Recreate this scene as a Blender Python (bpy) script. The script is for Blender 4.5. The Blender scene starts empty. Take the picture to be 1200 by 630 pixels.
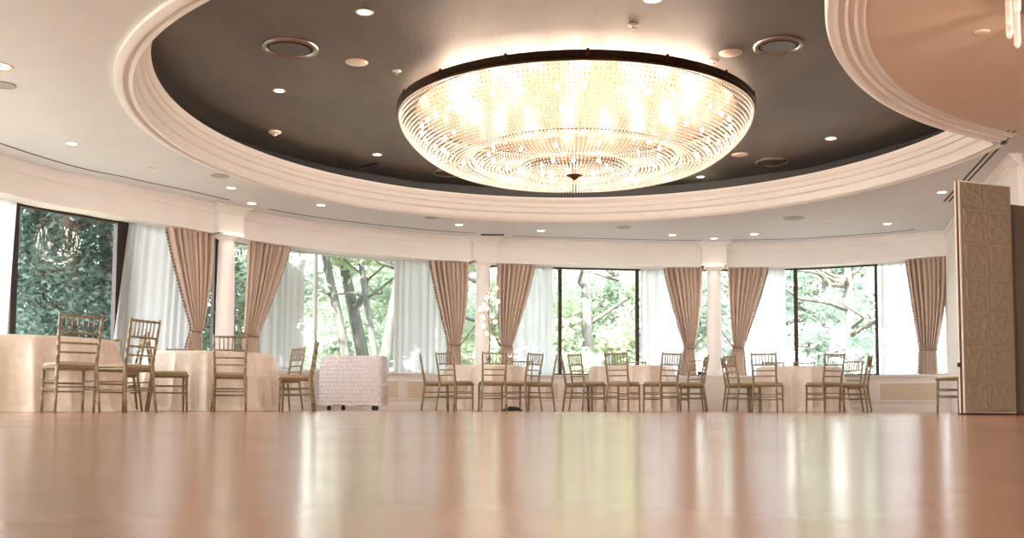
import bpy, math, random
from mathutils import Vector, Matrix
PI=math.pi
C=bpy.context.scene.collection
R_=math.radians
# ------------------------------------------------------------------ camera model (1200x630)
F=1167.0; PPX,PPY=600.0,400.0; PITCH=math.atan(76/1167); ROLL=.004; H=.075
def ray(u,v):
    a=(u-PPX)/F; b=-(v-PPY)/F
    c,s=math.cos(ROLL),math.sin(ROLL); a,b=a*c-b*s,a*s+b*c
    cp,sp=math.cos(PITCH),math.sin(PITCH)
    return (a,cp-b*sp,sp+b*cp)
def atz(u,v,z):
    d=ray(u,v); t=(z-H)/d[2]; return (d[0]*t,d[1]*t)
def gx(u,d): return (u-PPX)/F*d
# ------------------------------------------------------------------ materials
def new_mat(name):
    m=bpy.data.materials.new(name); m.use_nodes=True; nt=m.node_tree
    for n in list(nt.nodes): nt.nodes.remove(n)
    out=nt.nodes.new('ShaderNodeOutputMaterial'); return m,nt,out
def lin(c): return tuple(((x/255)/12.92 if x/255<=.04045 else ((x/255+.055)/1.055)**2.4) for x in c)
def mat(name,rgb,rough=.5,metal=0,spec=.5,var=.08,scale=8,bump=0,bscale=40,stretch=(1,1,1),transl=0,coat=0,alpha=None,aniso=0):
    m,nt,out=new_mat(name); N=nt.nodes; L=nt.links
    p=N.new('ShaderNodeBsdfPrincipled'); col=lin(rgb)
    tc=N.new('ShaderNodeTexCoord'); mp=N.new('ShaderNodeMapping'); mp.inputs['Scale'].default_value=stretch
    L.new(tc.outputs['Object'],mp.inputs['Vector'])
    nz=N.new('ShaderNodeTexNoise'); nz.inputs['Scale'].default_value=scale; nz.inputs['Detail'].default_value=3
    L.new(mp.outputs[0],nz.inputs['Vector'])
    cr=N.new('ShaderNodeValToRGB')
    cr.color_ramp.elements[0].position=.3; cr.color_ramp.elements[1].position=.7
    cr.color_ramp.elements[0].color=tuple(c*(1-var) for c in col)+(1,)
    cr.color_ramp.elements[1].color=tuple(min(1,c*(1+var)) for c in col)+(1,)
    L.new(nz.outputs['Fac'],cr.inputs['Fac']); L.new(cr.outputs[0],p.inputs['Base Color'])
    p.inputs['Roughness'].default_value=rough; p.inputs['Metallic'].default_value=metal
    p.inputs['Specular IOR Level'].default_value=spec
    p.inputs['Coat Weight'].default_value=coat; p.inputs['Coat Roughness'].default_value=.12
    if bump:
        n2=N.new('ShaderNodeTexNoise'); n2.inputs['Scale'].default_value=bscale; L.new(mp.outputs[0],n2.inputs['Vector'])
        b=N.new('ShaderNodeBump'); b.inputs['Strength'].default_value=bump; b.inputs['Distance'].default_value=.01
        L.new(n2.outputs['Fac'],b.inputs['Height']); L.new(b.outputs[0],p.inputs['Normal'])
    sh=p.outputs[0]
    if transl:
        t=N.new('ShaderNodeBsdfTranslucent'); L.new(cr.outputs[0],t.inputs['Color'])
        mx=N.new('ShaderNodeMixShader'); mx.inputs[0].default_value=transl
        L.new(sh,mx.inputs[1]); L.new(t.outputs[0],mx.inputs[2]); sh=mx.outputs[0]
    if alpha is not None:
        t=N.new('ShaderNodeBsdfTransparent'); mx=N.new('ShaderNodeMixShader'); mx.inputs[0].default_value=alpha
        L.new(t.outputs[0],mx.inputs[1]); L.new(sh,mx.inputs[2]); sh=mx.outputs[0]
    L.new(sh,out.inputs['Surface']); return m
def emis(name,rgb,st):
    m,nt,out=new_mat(name); e=nt.nodes.new('ShaderNodeEmission'); e.inputs[0].default_value=lin(rgb)+(1,); e.inputs[1].default_value=st
    nt.links.new(e.outputs[0],out.inputs['Surface']); return m
M={}
M['white']=mat('ceiling_paint',(225,224,225),.7,var=.02,scale=3)
M['cream']=mat('cream_paint',(240,234,228),.55,var=.02,scale=3)
M['trimw']=mat('trim_paint',(244,238,232),.4,var=.015)
M['peach']=mat('tray_paint',(230,210,190),.6,var=.03,scale=2)
M['grille']=mat('radiator_grille_weave',(224,208,188),.6,var=.12,scale=120)
M['gold']=mat('champagne_gold_wood',(146,128,98),.36,metal=.4,var=.18,scale=30)
M['cushion']=mat('tan_seat_cushion',(176,152,120),.6,var=.1,scale=30,bump=.2)
M['cushionw']=mat('ivory_seat_cushion',(238,228,214),.6,var=.05,scale=30)
M['cloth']=mat('ivory_satin_cloth',(242,228,212),.4,var=.05,scale=10)
M['clothgold']=mat('champagne_satin_cloth',(234,218,198),.36,var=.07,scale=14,bump=.25,bscale=22)
M['rosette']=mat('blush_rosette_cloth',(238,232,231),.6,var=.04,scale=18,transl=.15)
M['drape']=mat('taupe_drape_satin',(206,182,164),.5,var=.05,scale=12,transl=.06)
M['fringe']=mat('drape_fringe',(150,124,108),.7,var=.15,scale=60)
M['frame']=mat('dark_bronze_frame',(48,36,30),.45,metal=.3,var=.1)
M['framel']=mat('glare_paled_window_frame',(205,208,205),.5,var=.05)  # pale colour stands in for daylight glare on this bay's frame
M['bronze']=mat('antique_bronze',(92,68,46),.35,metal=.8,var=.15,scale=12)
M['bronzed']=mat('dark_bronze_rim',(70,52,38),.32,metal=.7,var=.15,scale=12)
M['black']=mat('black_rubber_and_gap_shade',(18,17,17),.5,var=.1)
M['chrome']=mat('brushed_steel',(150,140,130),.3,metal=.9,var=.06)
M['grey']=mat('grey_ceiling_metal',(172,165,158),.5,var=.05)
M['greyd']=mat('dark_slot_metal',(60,52,46),.6,var=.08)  # dark metal of the ceiling slots and slot vent
M['plastic']=mat('cream_plastic',(236,222,206),.45,var=.03)
M['lens']=emis('lit_lamp_lens',(255,238,214),9)
M['bulb']=emis('lit_chandelier_bulb',(255,236,214),45)
M['globe']=emis('lit_globe',(255,226,190),1.6)
M['plate']=mat('chandelier_back_plate',(178,136,104),.35,metal=.6,var=.08)
M['bark']=mat('grey_tree_bark',(112,110,104),.9,var=.3,scale=14,stretch=(1,1,.2))
M['barkd']=mat('dark_tree_bark',(104,96,86),.9,var=.3,scale=14,stretch=(1,1,.2))
M['leafa']=mat('bright_maple_leaves',(180,193,160),.5,var=.3,scale=2.2,transl=.5)
M['leafb']=mat('mid_green_leaves',(166,181,156),.5,var=.3,scale=2.2,transl=.45)
M['leafc']=mat('dark_evergreen_leaves',(104,130,122),.35,var=.4,scale=2.5,transl=.25)
M['leafd']=mat('pale_grey_green_needles',(152,172,154),.5,var=.25,scale=2.5,transl=.4)
M['grassm']=mat('mown_grass',(158,152,132),.9,var=.25,scale=6)
M['stem']=mat('plant_green',(84,110,58),.6,var=.2)
M['brick']=mat('pale_exterior_stucco',(214,206,196),.9,var=.06)
# dark lacquered tray ceiling: brushed, satin
def dark_ceiling():
    m,nt,out=new_mat('dark_metallic_plaster'); N=nt.nodes; L=nt.links
    p=N.new('ShaderNodeBsdfPrincipled'); tc=N.new('ShaderNodeTexCoord')
    mp=N.new('ShaderNodeMapping'); mp.inputs['Scale'].default_value=(1,.35,1); L.new(tc.outputs['Object'],mp.inputs['Vector'])
    n=N.new('ShaderNodeTexNoise'); n.inputs['Scale'].default_value=1.6; n.inputs['Detail'].default_value=6; L.new(mp.outputs[0],n.inputs['Vector'])
    cr=N.new('ShaderNodeValToRGB'); cr.color_ramp.elements[0].position=.3; cr.color_ramp.elements[1].position=.72
    cr.color_ramp.elements[0].color=lin((98,88,80))+(1,); cr.color_ramp.elements[1].color=lin((122,112,101))+(1,)
    L.new(n.outputs['Fac'],cr.inputs['Fac']); L.new(cr.outputs[0],p.inputs['Base Color'])
    p.inputs['Metallic'].default_value=.8; p.inputs['Roughness'].default_value=.56; p.inputs['Coat Weight'].default_value=.5; p.inputs['Coat Roughness'].default_value=.6; p.inputs['Coat IOR'].default_value=1.6
    mp2=N.new('ShaderNodeMapping'); mp2.inputs['Scale'].default_value=(26,2.2,1); L.new(tc.outputs['Object'],mp2.inputs['Vector'])
    n2=N.new('ShaderNodeTexNoise'); n2.inputs['Scale'].default_value=1; n2.inputs['Detail'].default_value=4; L.new(mp2.outputs[0],n2.inputs['Vector'])
    b=N.new('ShaderNodeBump'); b.inputs['Strength'].default_value=.25; b.inputs['Distance'].default_value=.01
    L.new(n2.outputs['Fac'],b.inputs['Height']); L.new(b.outputs[0],p.inputs['Normal']); L.new(b.outputs[0],p.inputs['Coat Normal'])
    L.new(p.outputs[0],out.inputs['Surface']); return m
M['darkceil']=dark_ceiling()
def floor_mat():
    m,nt,out=new_mat('polished_maple_parquet'); N=nt.nodes; L=nt.links
    p=N.new('ShaderNodeBsdfPrincipled'); tc=N.new('ShaderNodeTexCoord')
    br=N.new('ShaderNodeTexBrick'); br.inputs['Scale'].default_value=1
    br.inputs['Brick Width'].default_value=.9; br.inputs['Row Height'].default_value=.083; br.inputs['Mortar Size'].default_value=.0012
    br.inputs['Color1'].default_value=lin((194,152,124))+(1,); br.inputs['Color2'].default_value=lin((183,141,113))+(1,)
    br.inputs['Mortar'].default_value=lin((166,124,97))+(1,)
    L.new(tc.outputs['Object'],br.inputs['Vector'])
    n=N.new('ShaderNodeTexNoise'); n.inputs['Scale'].default_value=3; n.inputs['Detail'].default_value=5
    mp=N.new('ShaderNodeMapping'); mp.inputs['Scale'].default_value=(1,9,1); L.new(tc.outputs['Object'],mp.inputs['Vector']); L.new(mp.outputs[0],n.inputs['Vector'])
    mx=N.new('ShaderNodeMixRGB'); mx.blend_type='MULTIPLY'; mx.inputs[0].default_value=.25
    cr=N.new('ShaderNodeValToRGB'); cr.color_ramp.elements[0].color=(.55,.5,.45,1); cr.color_ramp.elements[1].color=(1,1,1,1)
    L.new(n.outputs['Fac'],cr.inputs['Fac']); L.new(br.outputs['Color'],mx.inputs[1]); L.new(cr.outputs[0],mx.inputs[2]); L.new(mx.outputs[0],p.inputs['Base Color'])
    n3=N.new('ShaderNodeTexNoise'); n3.inputs['Scale'].default_value=2.5; L.new(tc.outputs['Object'],n3.inputs['Vector'])
    mr=N.new('ShaderNodeMapRange'); mr.inputs['To Min'].default_value=.13; mr.inputs['To Max'].default_value=.24
    L.new(n3.outputs['Fac'],mr.inputs['Value']); L.new(mr.outputs[0],p.inputs['Roughness'])
    p.inputs['Specular IOR Level'].default_value=.5
    n2=N.new('ShaderNodeTexNoise'); n2.inputs['Scale'].default_value=1; n2.inputs['Detail'].default_value=3
    mp2=N.new('ShaderNodeMapping'); mp2.inputs['Scale'].default_value=(2.5,14,1); L.new(tc.outputs['Object'],mp2.inputs['Vector']); L.new(mp2.outputs[0],n2.inputs['Vector'])
    b=N.new('ShaderNodeBump'); b.inputs['Strength'].default_value=.12; b.inputs['Distance'].default_value=.01
    L.new(n2.outputs['Fac'],b.inputs['Height']); L.new(b.outputs[0],p.inputs['Normal'])
    L.new(p.outputs[0],out.inputs['Surface']); return m
M['floor']=floor_mat()
def sheer_mat():
    m,nt,out=new_mat('white_sheer_voile'); N=nt.nodes; L=nt.links
    d=N.new('ShaderNodeBsdfDiffuse'); d.inputs[0].default_value=(.76,.76,.78,1)
    t=N.new('ShaderNodeBsdfTranslucent'); t.inputs[0].default_value=(.50,.508,.52,1)
    a=N.new('ShaderNodeMixShader'); a.inputs[0].default_value=.62; L.new(d.outputs[0],a.inputs[1]); L.new(t.outputs[0],a.inputs[2])
    tr=N.new('ShaderNodeBsdfTransparent'); mx=N.new('ShaderNodeMixShader')
    tc=N.new('ShaderNodeTexCoord'); n=N.new('ShaderNodeTexNoise'); n.inputs['Scale'].default_value=60; L.new(tc.outputs['Object'],n.inputs['Vector'])
    mr=N.new('ShaderNodeMapRange'); mr.inputs['To Min'].default_value=.90; mr.inputs['To Max'].default_value=.96
    L.new(n.outputs['Fac'],mr.inputs['Value']); L.new(mr.outputs[0],mx.inputs[0])
    L.new(tr.outputs[0],mx.inputs[1]); L.new(a.outputs[0],mx.inputs[2]); L.new(mx.outputs[0],out.inputs['Surface']); return m
M['sheer']=sheer_mat()
def glass_mat(name,refl=.1,tint=(.93,.97,.97,1)):
    m,nt,out=new_mat(name); N=nt.nodes; L=nt.links
    t=N.new('ShaderNodeBsdfTransparent'); t.inputs[0].default_value=tint
    g=N.new('ShaderNodeBsdfGlossy'); g.inputs['Roughness'].default_value=.02
    lw=N.new('ShaderNodeLayerWeight'); lw.inputs[0].default_value=.35
    mr=N.new('ShaderNodeMapRange'); mr.inputs['To Min'].default_value=refl; mr.inputs['To Max'].default_value=.4; L.new(lw.outputs['Fresnel'],mr.inputs['Value'])
    mx=N.new('ShaderNodeMixShader'); L.new(mr.outputs[0],mx.inputs[0]); L.new(t.outputs[0],mx.inputs[1]); L.new(g.outputs[0],mx.inputs[2])
    L.new(mx.outputs[0],out.inputs['Surface']); return m
M['glass']=glass_mat('window_glass',.035,(.97,.97,.98,1)); M['glassware']=glass_mat('clear_glassware',.25,(.97,.97,.97,1))
def bead_mat():
    m,nt,out=new_mat('crystal_beads'); N=nt.nodes; L=nt.links
    d=N.new('ShaderNodeBsdfTranslucent'); d.inputs[0].default_value=(1,.95,.90,1)
    d2=N.new('ShaderNodeBsdfDiffuse'); d2.inputs[0].default_value=(.95,.9,.84,1)
    a=N.new('ShaderNodeMixShader'); a.inputs[0].default_value=.45; L.new(d.outputs[0],a.inputs[1]); L.new(d2.outputs[0],a.inputs[2])
    g=N.new('ShaderNodeBsdfGlossy'); g.inputs['Roughness'].default_value=.2; g.inputs[0].default_value=(1,.97,.93,1)
    mx=N.new('ShaderNodeMixShader'); mx.inputs[0].default_value=.15; L.new(a.outputs[0],mx.inputs[1]); L.new(g.outputs[0],mx.inputs[2])
    tr=N.new('ShaderNodeBsdfTransparent'); m2=N.new('ShaderNodeMixShader'); m2.inputs[0].default_value=.8
    L.new(tr.outputs[0],m2.inputs[1]); L.new(mx.outputs[0],m2.inputs[2])
    L.new(m2.outputs[0],out.inputs['Surface']); return m
M['bead']=bead_mat()
def panel_mat():
    m,nt,out=new_mat('embossed_taupe_vinyl'); N=nt.nodes; L=nt.links
    p=N.new('ShaderNodeBsdfPrincipled'); tc=N.new('ShaderNodeTexCoord')
    n=N.new('ShaderNodeTexNoise'); n.inputs['Scale'].default_value=9; n.inputs['Detail'].default_value=4; L.new(tc.outputs['Object'],n.inputs['Vector'])
    cr=N.new('ShaderNodeValToRGB'); cr.color_ramp.elements[0].color=lin((128,108,86))+(1,); cr.color_ramp.elements[1].color=lin((150,128,104))+(1,)
    L.new(n.outputs['Fac'],cr.inputs['Fac']); L.new(cr.outputs[0],p.inputs['Base Color']); p.inputs['Roughness'].default_value=.5
    L.new(p.outputs[0],out.inputs['Surface']); return m
M['panel']=panel_mat()
M['paneld']=mat('dark_taupe_vinyl',(92,76,62),.5,var=.1)
# ------------------------------------------------------------------ mesh builder
class MB:
    def __init__(s): s.v=[]; s.f=[]
    def add(s,vs,fs):
        o=len(s.v); s.v+=[tuple(v) for v in vs]; s.f+=[tuple(o+i for i in f) for f in fs]; return s
    def box(s,c,d,rz=0,T=None):
        cx,cy,cz=c; a,b,h=d[0]/2,d[1]/2,d[2]/2; cr,sr=math.cos(rz),math.sin(rz); vs=[]
        for z in(-h,h):
            for x,y in((-a,-b),(a,-b),(a,b),(-a,b)):
                vs.append((cx+x*cr-y*sr,cy+x*sr+y*cr,cz+z))
        return s.add(vs,[(3,2,1,0),(4,5,6,7),(0,1,5,4),(1,2,6,5),(2,3,7,6),(3,0,4,7)])
    def tube(s,pts,rad,n=8,cap=True,sq=1):
        pts=[Vector(p) for p in pts]; m=len(pts)
        if not hasattr(rad,'__len__'): rad=[rad]*m
        vs=[]; up=None
        for i,p in enumerate(pts):
            d=(pts[min(i+1,m-1)]-pts[max(i-1,0)]).normalized()
            if up is None: up=Vector((1,0,0)) if abs(d.x)<.8 else Vector((0,0,1))
            a=(up-d*up.dot(d)).normalized(); b=d.cross(a); up=a
            for k in range(n):
                t=2*PI*k/n; vs.append(p+a*math.cos(t)*rad[i]+b*math.sin(t)*rad[i]*sq)
        fs=[(i*n+k,i*n+(k+1)%n,(i+1)*n+(k+1)%n,(i+1)*n+k) for i in range(m-1) for k in range(n)]
        if cap: fs+=[tuple(range(n-1,-1,-1)),tuple((m-1)*n+k for k in range(n))]
        return s.add(vs,fs)
    def lathe(s,prof,c=(0,0,0),n=32,closed=False):
        vs=[]; m=len(prof)
        for r,z in prof:
            for k in range(n):
                t=2*PI*k/n; vs.append((c[0]+r*math.cos(t),c[1]+r*math.sin(t),c[2]+z))
        fs=[(i*n+k,i*n+(k+1)%n,(i+1)*n+(k+1)%n,(i+1)*n+k) for i in range(m-1) for k in range(n)]
        if closed: fs+=[((m-1)*n+k,(m-1)*n+(k+1)%n,(k+1)%n,k) for k in range(n)]
        return s.add(vs,fs)
    def sphere(s,c,r,n=10,m=6,sz=1):
        return s.lathe([(max(1e-4,r*math.sin(PI*i/m)),-r*sz*math.cos(PI*i/m)) for i in range(m+1)],c,n)
    def grid(s,rows,closeu=False):
        nr=len(rows); nc=len(rows[0]); vs=[p for r in rows for p in r]
        fs=[(i*nc+j,i*nc+(j+1)%nc,(i+1)*nc+(j+1)%nc,(i+1)*nc+j) for i in range(nr-1) for j in range(nc if closeu else nc-1)]
        return s.add(vs,fs)
    def build(s,name,m,parent=None,smooth=False,kind=None,bevel=0,auto=None):
        me=bpy.data.meshes.new(name); me.from_pydata(s.v,[],s.f); me.update()
        if smooth:
            for p in me.polygons: p.use_smooth=True
            if auto: me.set_sharp_from_angle(angle=R_(auto))
        o=bpy.data.objects.new(name,me); C.objects.link(o); me.materials.append(m)
        if parent: o.parent=parent
        if kind: o['kind']=kind
        if bevel:
            b=o.modifiers.new('bevel','BEVEL'); b.width=bevel; b.segments=2; b.limit_method='ANGLE'
        return o
def tag(o,label,cat,group=None,kind=None):
    o['label']=label; o['category']=cat
    if group: o['group']=group
    if kind: o['kind']=kind
    return o
def empty(name,loc=(0,0,0),rz=0):
    o=bpy.data.objects.new(name,None); C.objects.link(o); o.location=loc; o.rotation_euler=(0,0,rz); return o
def copy_tree(o,parent=None):
    c=o.copy(); C.objects.link(c)
    if parent: c.parent=parent
    for ch in list(o.children): copy_tree(ch,c)
    return c
# ------------------------------------------------------------------ room plan
CX,CY=2.605,9.513; RAD=9.41
KN=[(-600,0.1)]
_k=[]
for (u,v,r) in [(10,226,.10),(60,238,.09),(130,250,-.07),(200,262,-.15),(350,289,.08),(470,301,.06),(700,311,-.13),(800,313,-.02),(935,312,.15),(1029,307,.06),(1100,301,-.12)]:
    x,y=atz(u,v,2.745); _k.append((math.atan2(y-CY,x-CX),r))
_k.sort()
def wrad(t):
    if t<0: t+=2*PI
    if t<=_k[0][0]: return RAD+_k[0][1]
    if t>=_k[-1][0]: return RAD+_k[-1][1]
    for (a,ra),(b,rb) in zip(_k,_k[1:]):
        if a<=t<=b:
            s=(t-a)/(b-a); s=s*s*(3-2*s); return RAD+ra+(rb-ra)*s
def wp(t,off=0,z=0):
    r=wrad(t)+off; return (CX+r*math.cos(t),CY+r*math.sin(t),z)
def px_theta(u,off=0):
    """angle at which the sight line of picture column u meets the wall ring"""
    a=(u-PPX)/F; lo,hi=10.0,22.0
    def g(d):
        x,y=a*d-CX,d-CY; return math.hypot(x,y)-wrad(math.atan2(y,x))-off
    for _ in range(50):
        m=(lo+hi)/2
        if g(m)>0: hi=m
        else: lo=m
    return math.atan2(lo-CY,a*lo-CX)
HEAD=2.745; CEIL=3.195; LEDGE=.668
TL=R_(204); TR=px_theta(1113)
def arc(t0,t1,step=R_(1.0)):
    n=max(2,int(abs(t1-t0)/step)+1); return [t0+(t1-t0)*i/(n-1) for i in range(n)]
def sweep(mb,ths,prof,close=True):
    """prof: list of (offset, z), swept along the ring"""
    rows=[[wp(t,o,z) for (o,z) in prof] for t in ths]
    mb.grid(rows,closeu=close)
    if close:
        n=len(prof); mb.add(rows[0],[tuple(range(n))]); mb.add(rows[-1],[tuple(range(n-1,-1,-1))])
    return mb
def fillpoly(name,outer,hole,z,m,kind='structure',flip=False):
    import bmesh
    bm=bmesh.new(); es=[]
    for loop in ([outer]+([hole] if hole else [])):
        vs=[bm.verts.new((p[0],p[1],z)) for p in loop]
        for i in range(len(vs)): es.append(bm.edges.new((vs[i],vs[(i+1)%len(vs)])))
    bmesh.ops.triangle_fill(bm,use_beauty=True,use_dissolve=False,edges=es)
    me=bpy.data.meshes.new(name); bm.to_mesh(me); bm.free(); me.materials.append(m)
    o=bpy.data.objects.new(name,me); C.objects.link(o); o['kind']=kind; return o
ring=[wp(t,.5)[:2] for t in arc(TL,TR)]
WR0=wp(TR,0)[:2]; 
rend=(6.2,12.0)
outer=ring+[(rend[0]+.35,12.1),(15,12.1),(15,-9),(-9,-9),(-9,ring[0][1])]
ECX,ECY,ERX,ERY=.81,11.29,4.8,5.1
DCX,DCY,DR=8.59,5.74,6.41
def in_disc(p): return math.hypot(p[0]-DCX,p[1]-DCY)<DR
ell=[(ECX+ERX*math.cos(t),ECY+ERY*math.sin(t)) for t in [2*PI*i/360 for i in range(360)]]
# recess outline: the big oval minus the neighbouring round tray
keep=[i for i in range(360) if not in_disc(ell[i])]
i0=next(i for i in keep if (i-1)%360 not in keep)
oval=[]; i=i0
while i%360 in keep and len(oval)<360: oval.append(ell[i%360]); i+=1
a1=math.atan2(oval[-1][1]-DCY,oval[-1][0]-DCX)%(2*PI); a0=math.atan2(oval[0][1]-DCY,oval[0][0]-DCX)%(2*PI)
darc=[(DCX+DR*math.cos(t),DCY+DR*math.sin(t)) for t in [a1+(a0-a1)*i/80 for i in range(81)]]
hole=oval+darc[1:-1]
fillpoly('ceiling',outer,hole,CEIL,M['white'])
fl=fillpoly('floor',outer,None,0,M['floor'])
# roof slab above (keeps daylight out of the plenum)
rs=MB(); rs.box((3,5.5,4.3),(26,31,.1)); rs.build('ceiling_slab',M['brick'],kind='structure')
# --- oval moulding
def offset_oval(off,z):
    out=[]
    n=len(oval)
    for i,p in enumerate(oval):
        nx=(p[0]-ECX)/ERX**2; ny=(p[1]-ECY)/ERY**2; l=math.hypot(nx,ny); out.append((p[0]+nx/l*off,p[1]+ny/l*off,z))
    return out
prof=[(.18,CEIL),(.18,CEIL-.035),(.13,CEIL-.05),(.10,CEIL-.05),(.09,CEIL-.01),(.05,CEIL-.01),(.045,CEIL-.04),(.01,CEIL-.045),(-.005,CEIL-.01),(-.005,CEIL+.07),(-.035,CEIL+.075),(-.05,CEIL+.09),(-.055,CEIL+.165),(-.09,CEIL+.17),(-.095,CEIL+.235),(-.12,CEIL+.24),(-.145,CEIL+.29),(-.145,CEIL+.32),(-.02,CEIL+.32),(.1,CEIL+.28)]
cols=[offset_oval(o,z) for o,z in prof]
mb=MB(); mb.grid([[c[i] for c in cols] for i in range(len(oval))]); mb.build('trim_1',M['trimw'],kind='structure',smooth=True,auto=25)
# --- round tray moulding (along the disc arc) and its face to the dark recess
def disc_arc(off,z,n=81): return [(DCX+(DR+off)*math.cos(t),DCY+(DR+off)*math.sin(t),z) for t in [a1+(a0-a1)*i/(n-1) for i in range(n)]]
prof=[(.02,CEIL+.31),(.02,CEIL+.0),(.0,CEIL-.035),(-.05,CEIL-.05),(-.08,CEIL-.03),(-.13,CEIL-.035),(-.16,CEIL-.01),(-.20,CEIL-.02),(-.23,CEIL-.005),(-.27,CEIL-.012),(-.30,CEIL)]
cols=[disc_arc(o,z) for o,z in prof]
mb=MB(); mb.grid([[c[i] for c in cols] for i in range(81)]); mb.build('trim_2',M['trimw'],kind='structure',smooth=True,auto=25)
# peach painted tray: thin disc just below the white ceiling, clipped to the room side of the arc
dl=[(DCX+(DR-.28)*math.cos(t),DCY+(DR-.28)*math.sin(t)) for t in [a1+(a0-a1)*i/80 for i in range(81)]]
tip=dl[-1] if dl[-1][1]>dl[0][1] else dl[0]
lo_=dl[0] if tip is dl[-1] else dl[-1]
poly=[p for p in dl]
if poly[0] is tip: poly=poly[::-1]
poly=poly+[(6.9,tip[1]+.1),(8.5,11.2),(12,9.5),(12,2),(8,.5),(4,0.6),(lo_[0]+.3,lo_[1]-2.5)]
fillpoly('ceiling_tray',poly,None,CEIL-.004,M['peach'])
# --- dark ceiling
DARK=3.76
dk=[(ECX+(ERX+.35)*math.cos(t),ECY+(ERY+.35)*math.sin(t)) for t in [2*PI*i/120 for i in range(120)]]
fillpoly('ceiling_dark',dk,None,DARK,M['darkceil'])
mb=MB(); mb.grid([[(p[0],p[1],CEIL+.25) for p in dk],[(p[0],p[1],DARK) for p in dk]],closeu=True); mb.build('wall_recess',M['black'],kind='structure')  # cove wall coloured black to stand in for shade in the gap
# --- fascia, crown, ledge wall
ths=arc(TL,TR)
mb=MB(); sweep(mb,ths,[(0,HEAD),(0,CEIL),(.5,CEIL),(.5,HEAD)]); mb.build('wall_fascia',M['cream'],kind='structure',smooth=True,auto=30)
mb=MB(); sweep(mb,ths,[(.0,CEIL-.001),(-.12,CEIL-.001),(-.12,CEIL-.02),(-.085,CEIL-.03),(-.04,CEIL-.065),(-.015,CEIL-.11),(-.012,CEIL-.135),(0,CEIL-.14)]); mb.build('trim_3',M['trimw'],kind='structure',smooth=True,auto=25)
mb=MB(); sweep(mb,ths,[(-.0,HEAD+.05),(-.012,HEAD+.045),(-.012,HEAD),(0,HEAD-.002)]); mb.build('trim_4',M['trimw'],kind='structure')
LF=.02
mb=MB(); sweep(mb,ths,[(LF,0),(LF,LEDGE-.03),(.5,LEDGE-.03),(.5,-.6),(LF,-.6)]); lw=mb.build('wall_low',M['cream'],kind='structure',smooth=True,auto=30)
mb=MB(); sweep(mb,ths,[(LF-.05,LEDGE-.028),(LF-.055,LEDGE-.012),(LF-.05,LEDGE),(.5,LEDGE),(.5,LEDGE-.028)]); mb.build('trim_5',M['trimw'],kind='structure',smooth=True,auto=30)
mb=MB(); sweep(mb,ths,[(LF,0),(LF,.13),(LF-.015,.125),(LF-.022,.1),(LF-.022,0)]); mb.build('baseboard_ring',M['trimw'],kind='structure')
mb=MB(); sweep(mb,ths,[(LF,LEDGE-.03),(LF-.03,LEDGE-.032),(LF-.015,LEDGE-.07),(LF,LEDGE-.075)]); mb.build('trim_6',M['trimw'],kind='structure')
# panels with radiator grilles in the low wall
for (u0,u1) in [(296,310),(330,343),(357,369),(454,467),(478,508),(640,654),(662,677),(697,725),(760,795),(876,905),(1002,1019),(1031,1100)]:
    t0,t1=px_theta(u0),px_theta(u1); ts=arc(t0,t1,R_(.4)); z0,z1=.215,.505
    mb=MB(); sweep(mb,ts,[(LF-.004,z0),(LF-.004,z1),(LF+.001,z1),(LF+.001,z0)]); g=mb.build('grille',M['grille'],lw)
    mb=MB(); d=.03/RAD
    for (za,zb) in ((z0-.035,z0),(z1,z1+.035)):
        sweep(mb,arc(t0+d,t1-d,R_(.4)),[(LF-.018,za+.008),(LF-.018,zb-.008),(LF,zb),(LF,za)])
    for (ta,tb) in ((t0+d,t0),(t1,t1-d)):
        sweep(mb,[ta,tb],[(LF-.018,z0-.027),(LF-.018,z1+.027),(LF,z1+.027),(LF,z0-.027)])
    mb.build('grille_frame',M['trimw'],lw)
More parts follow.
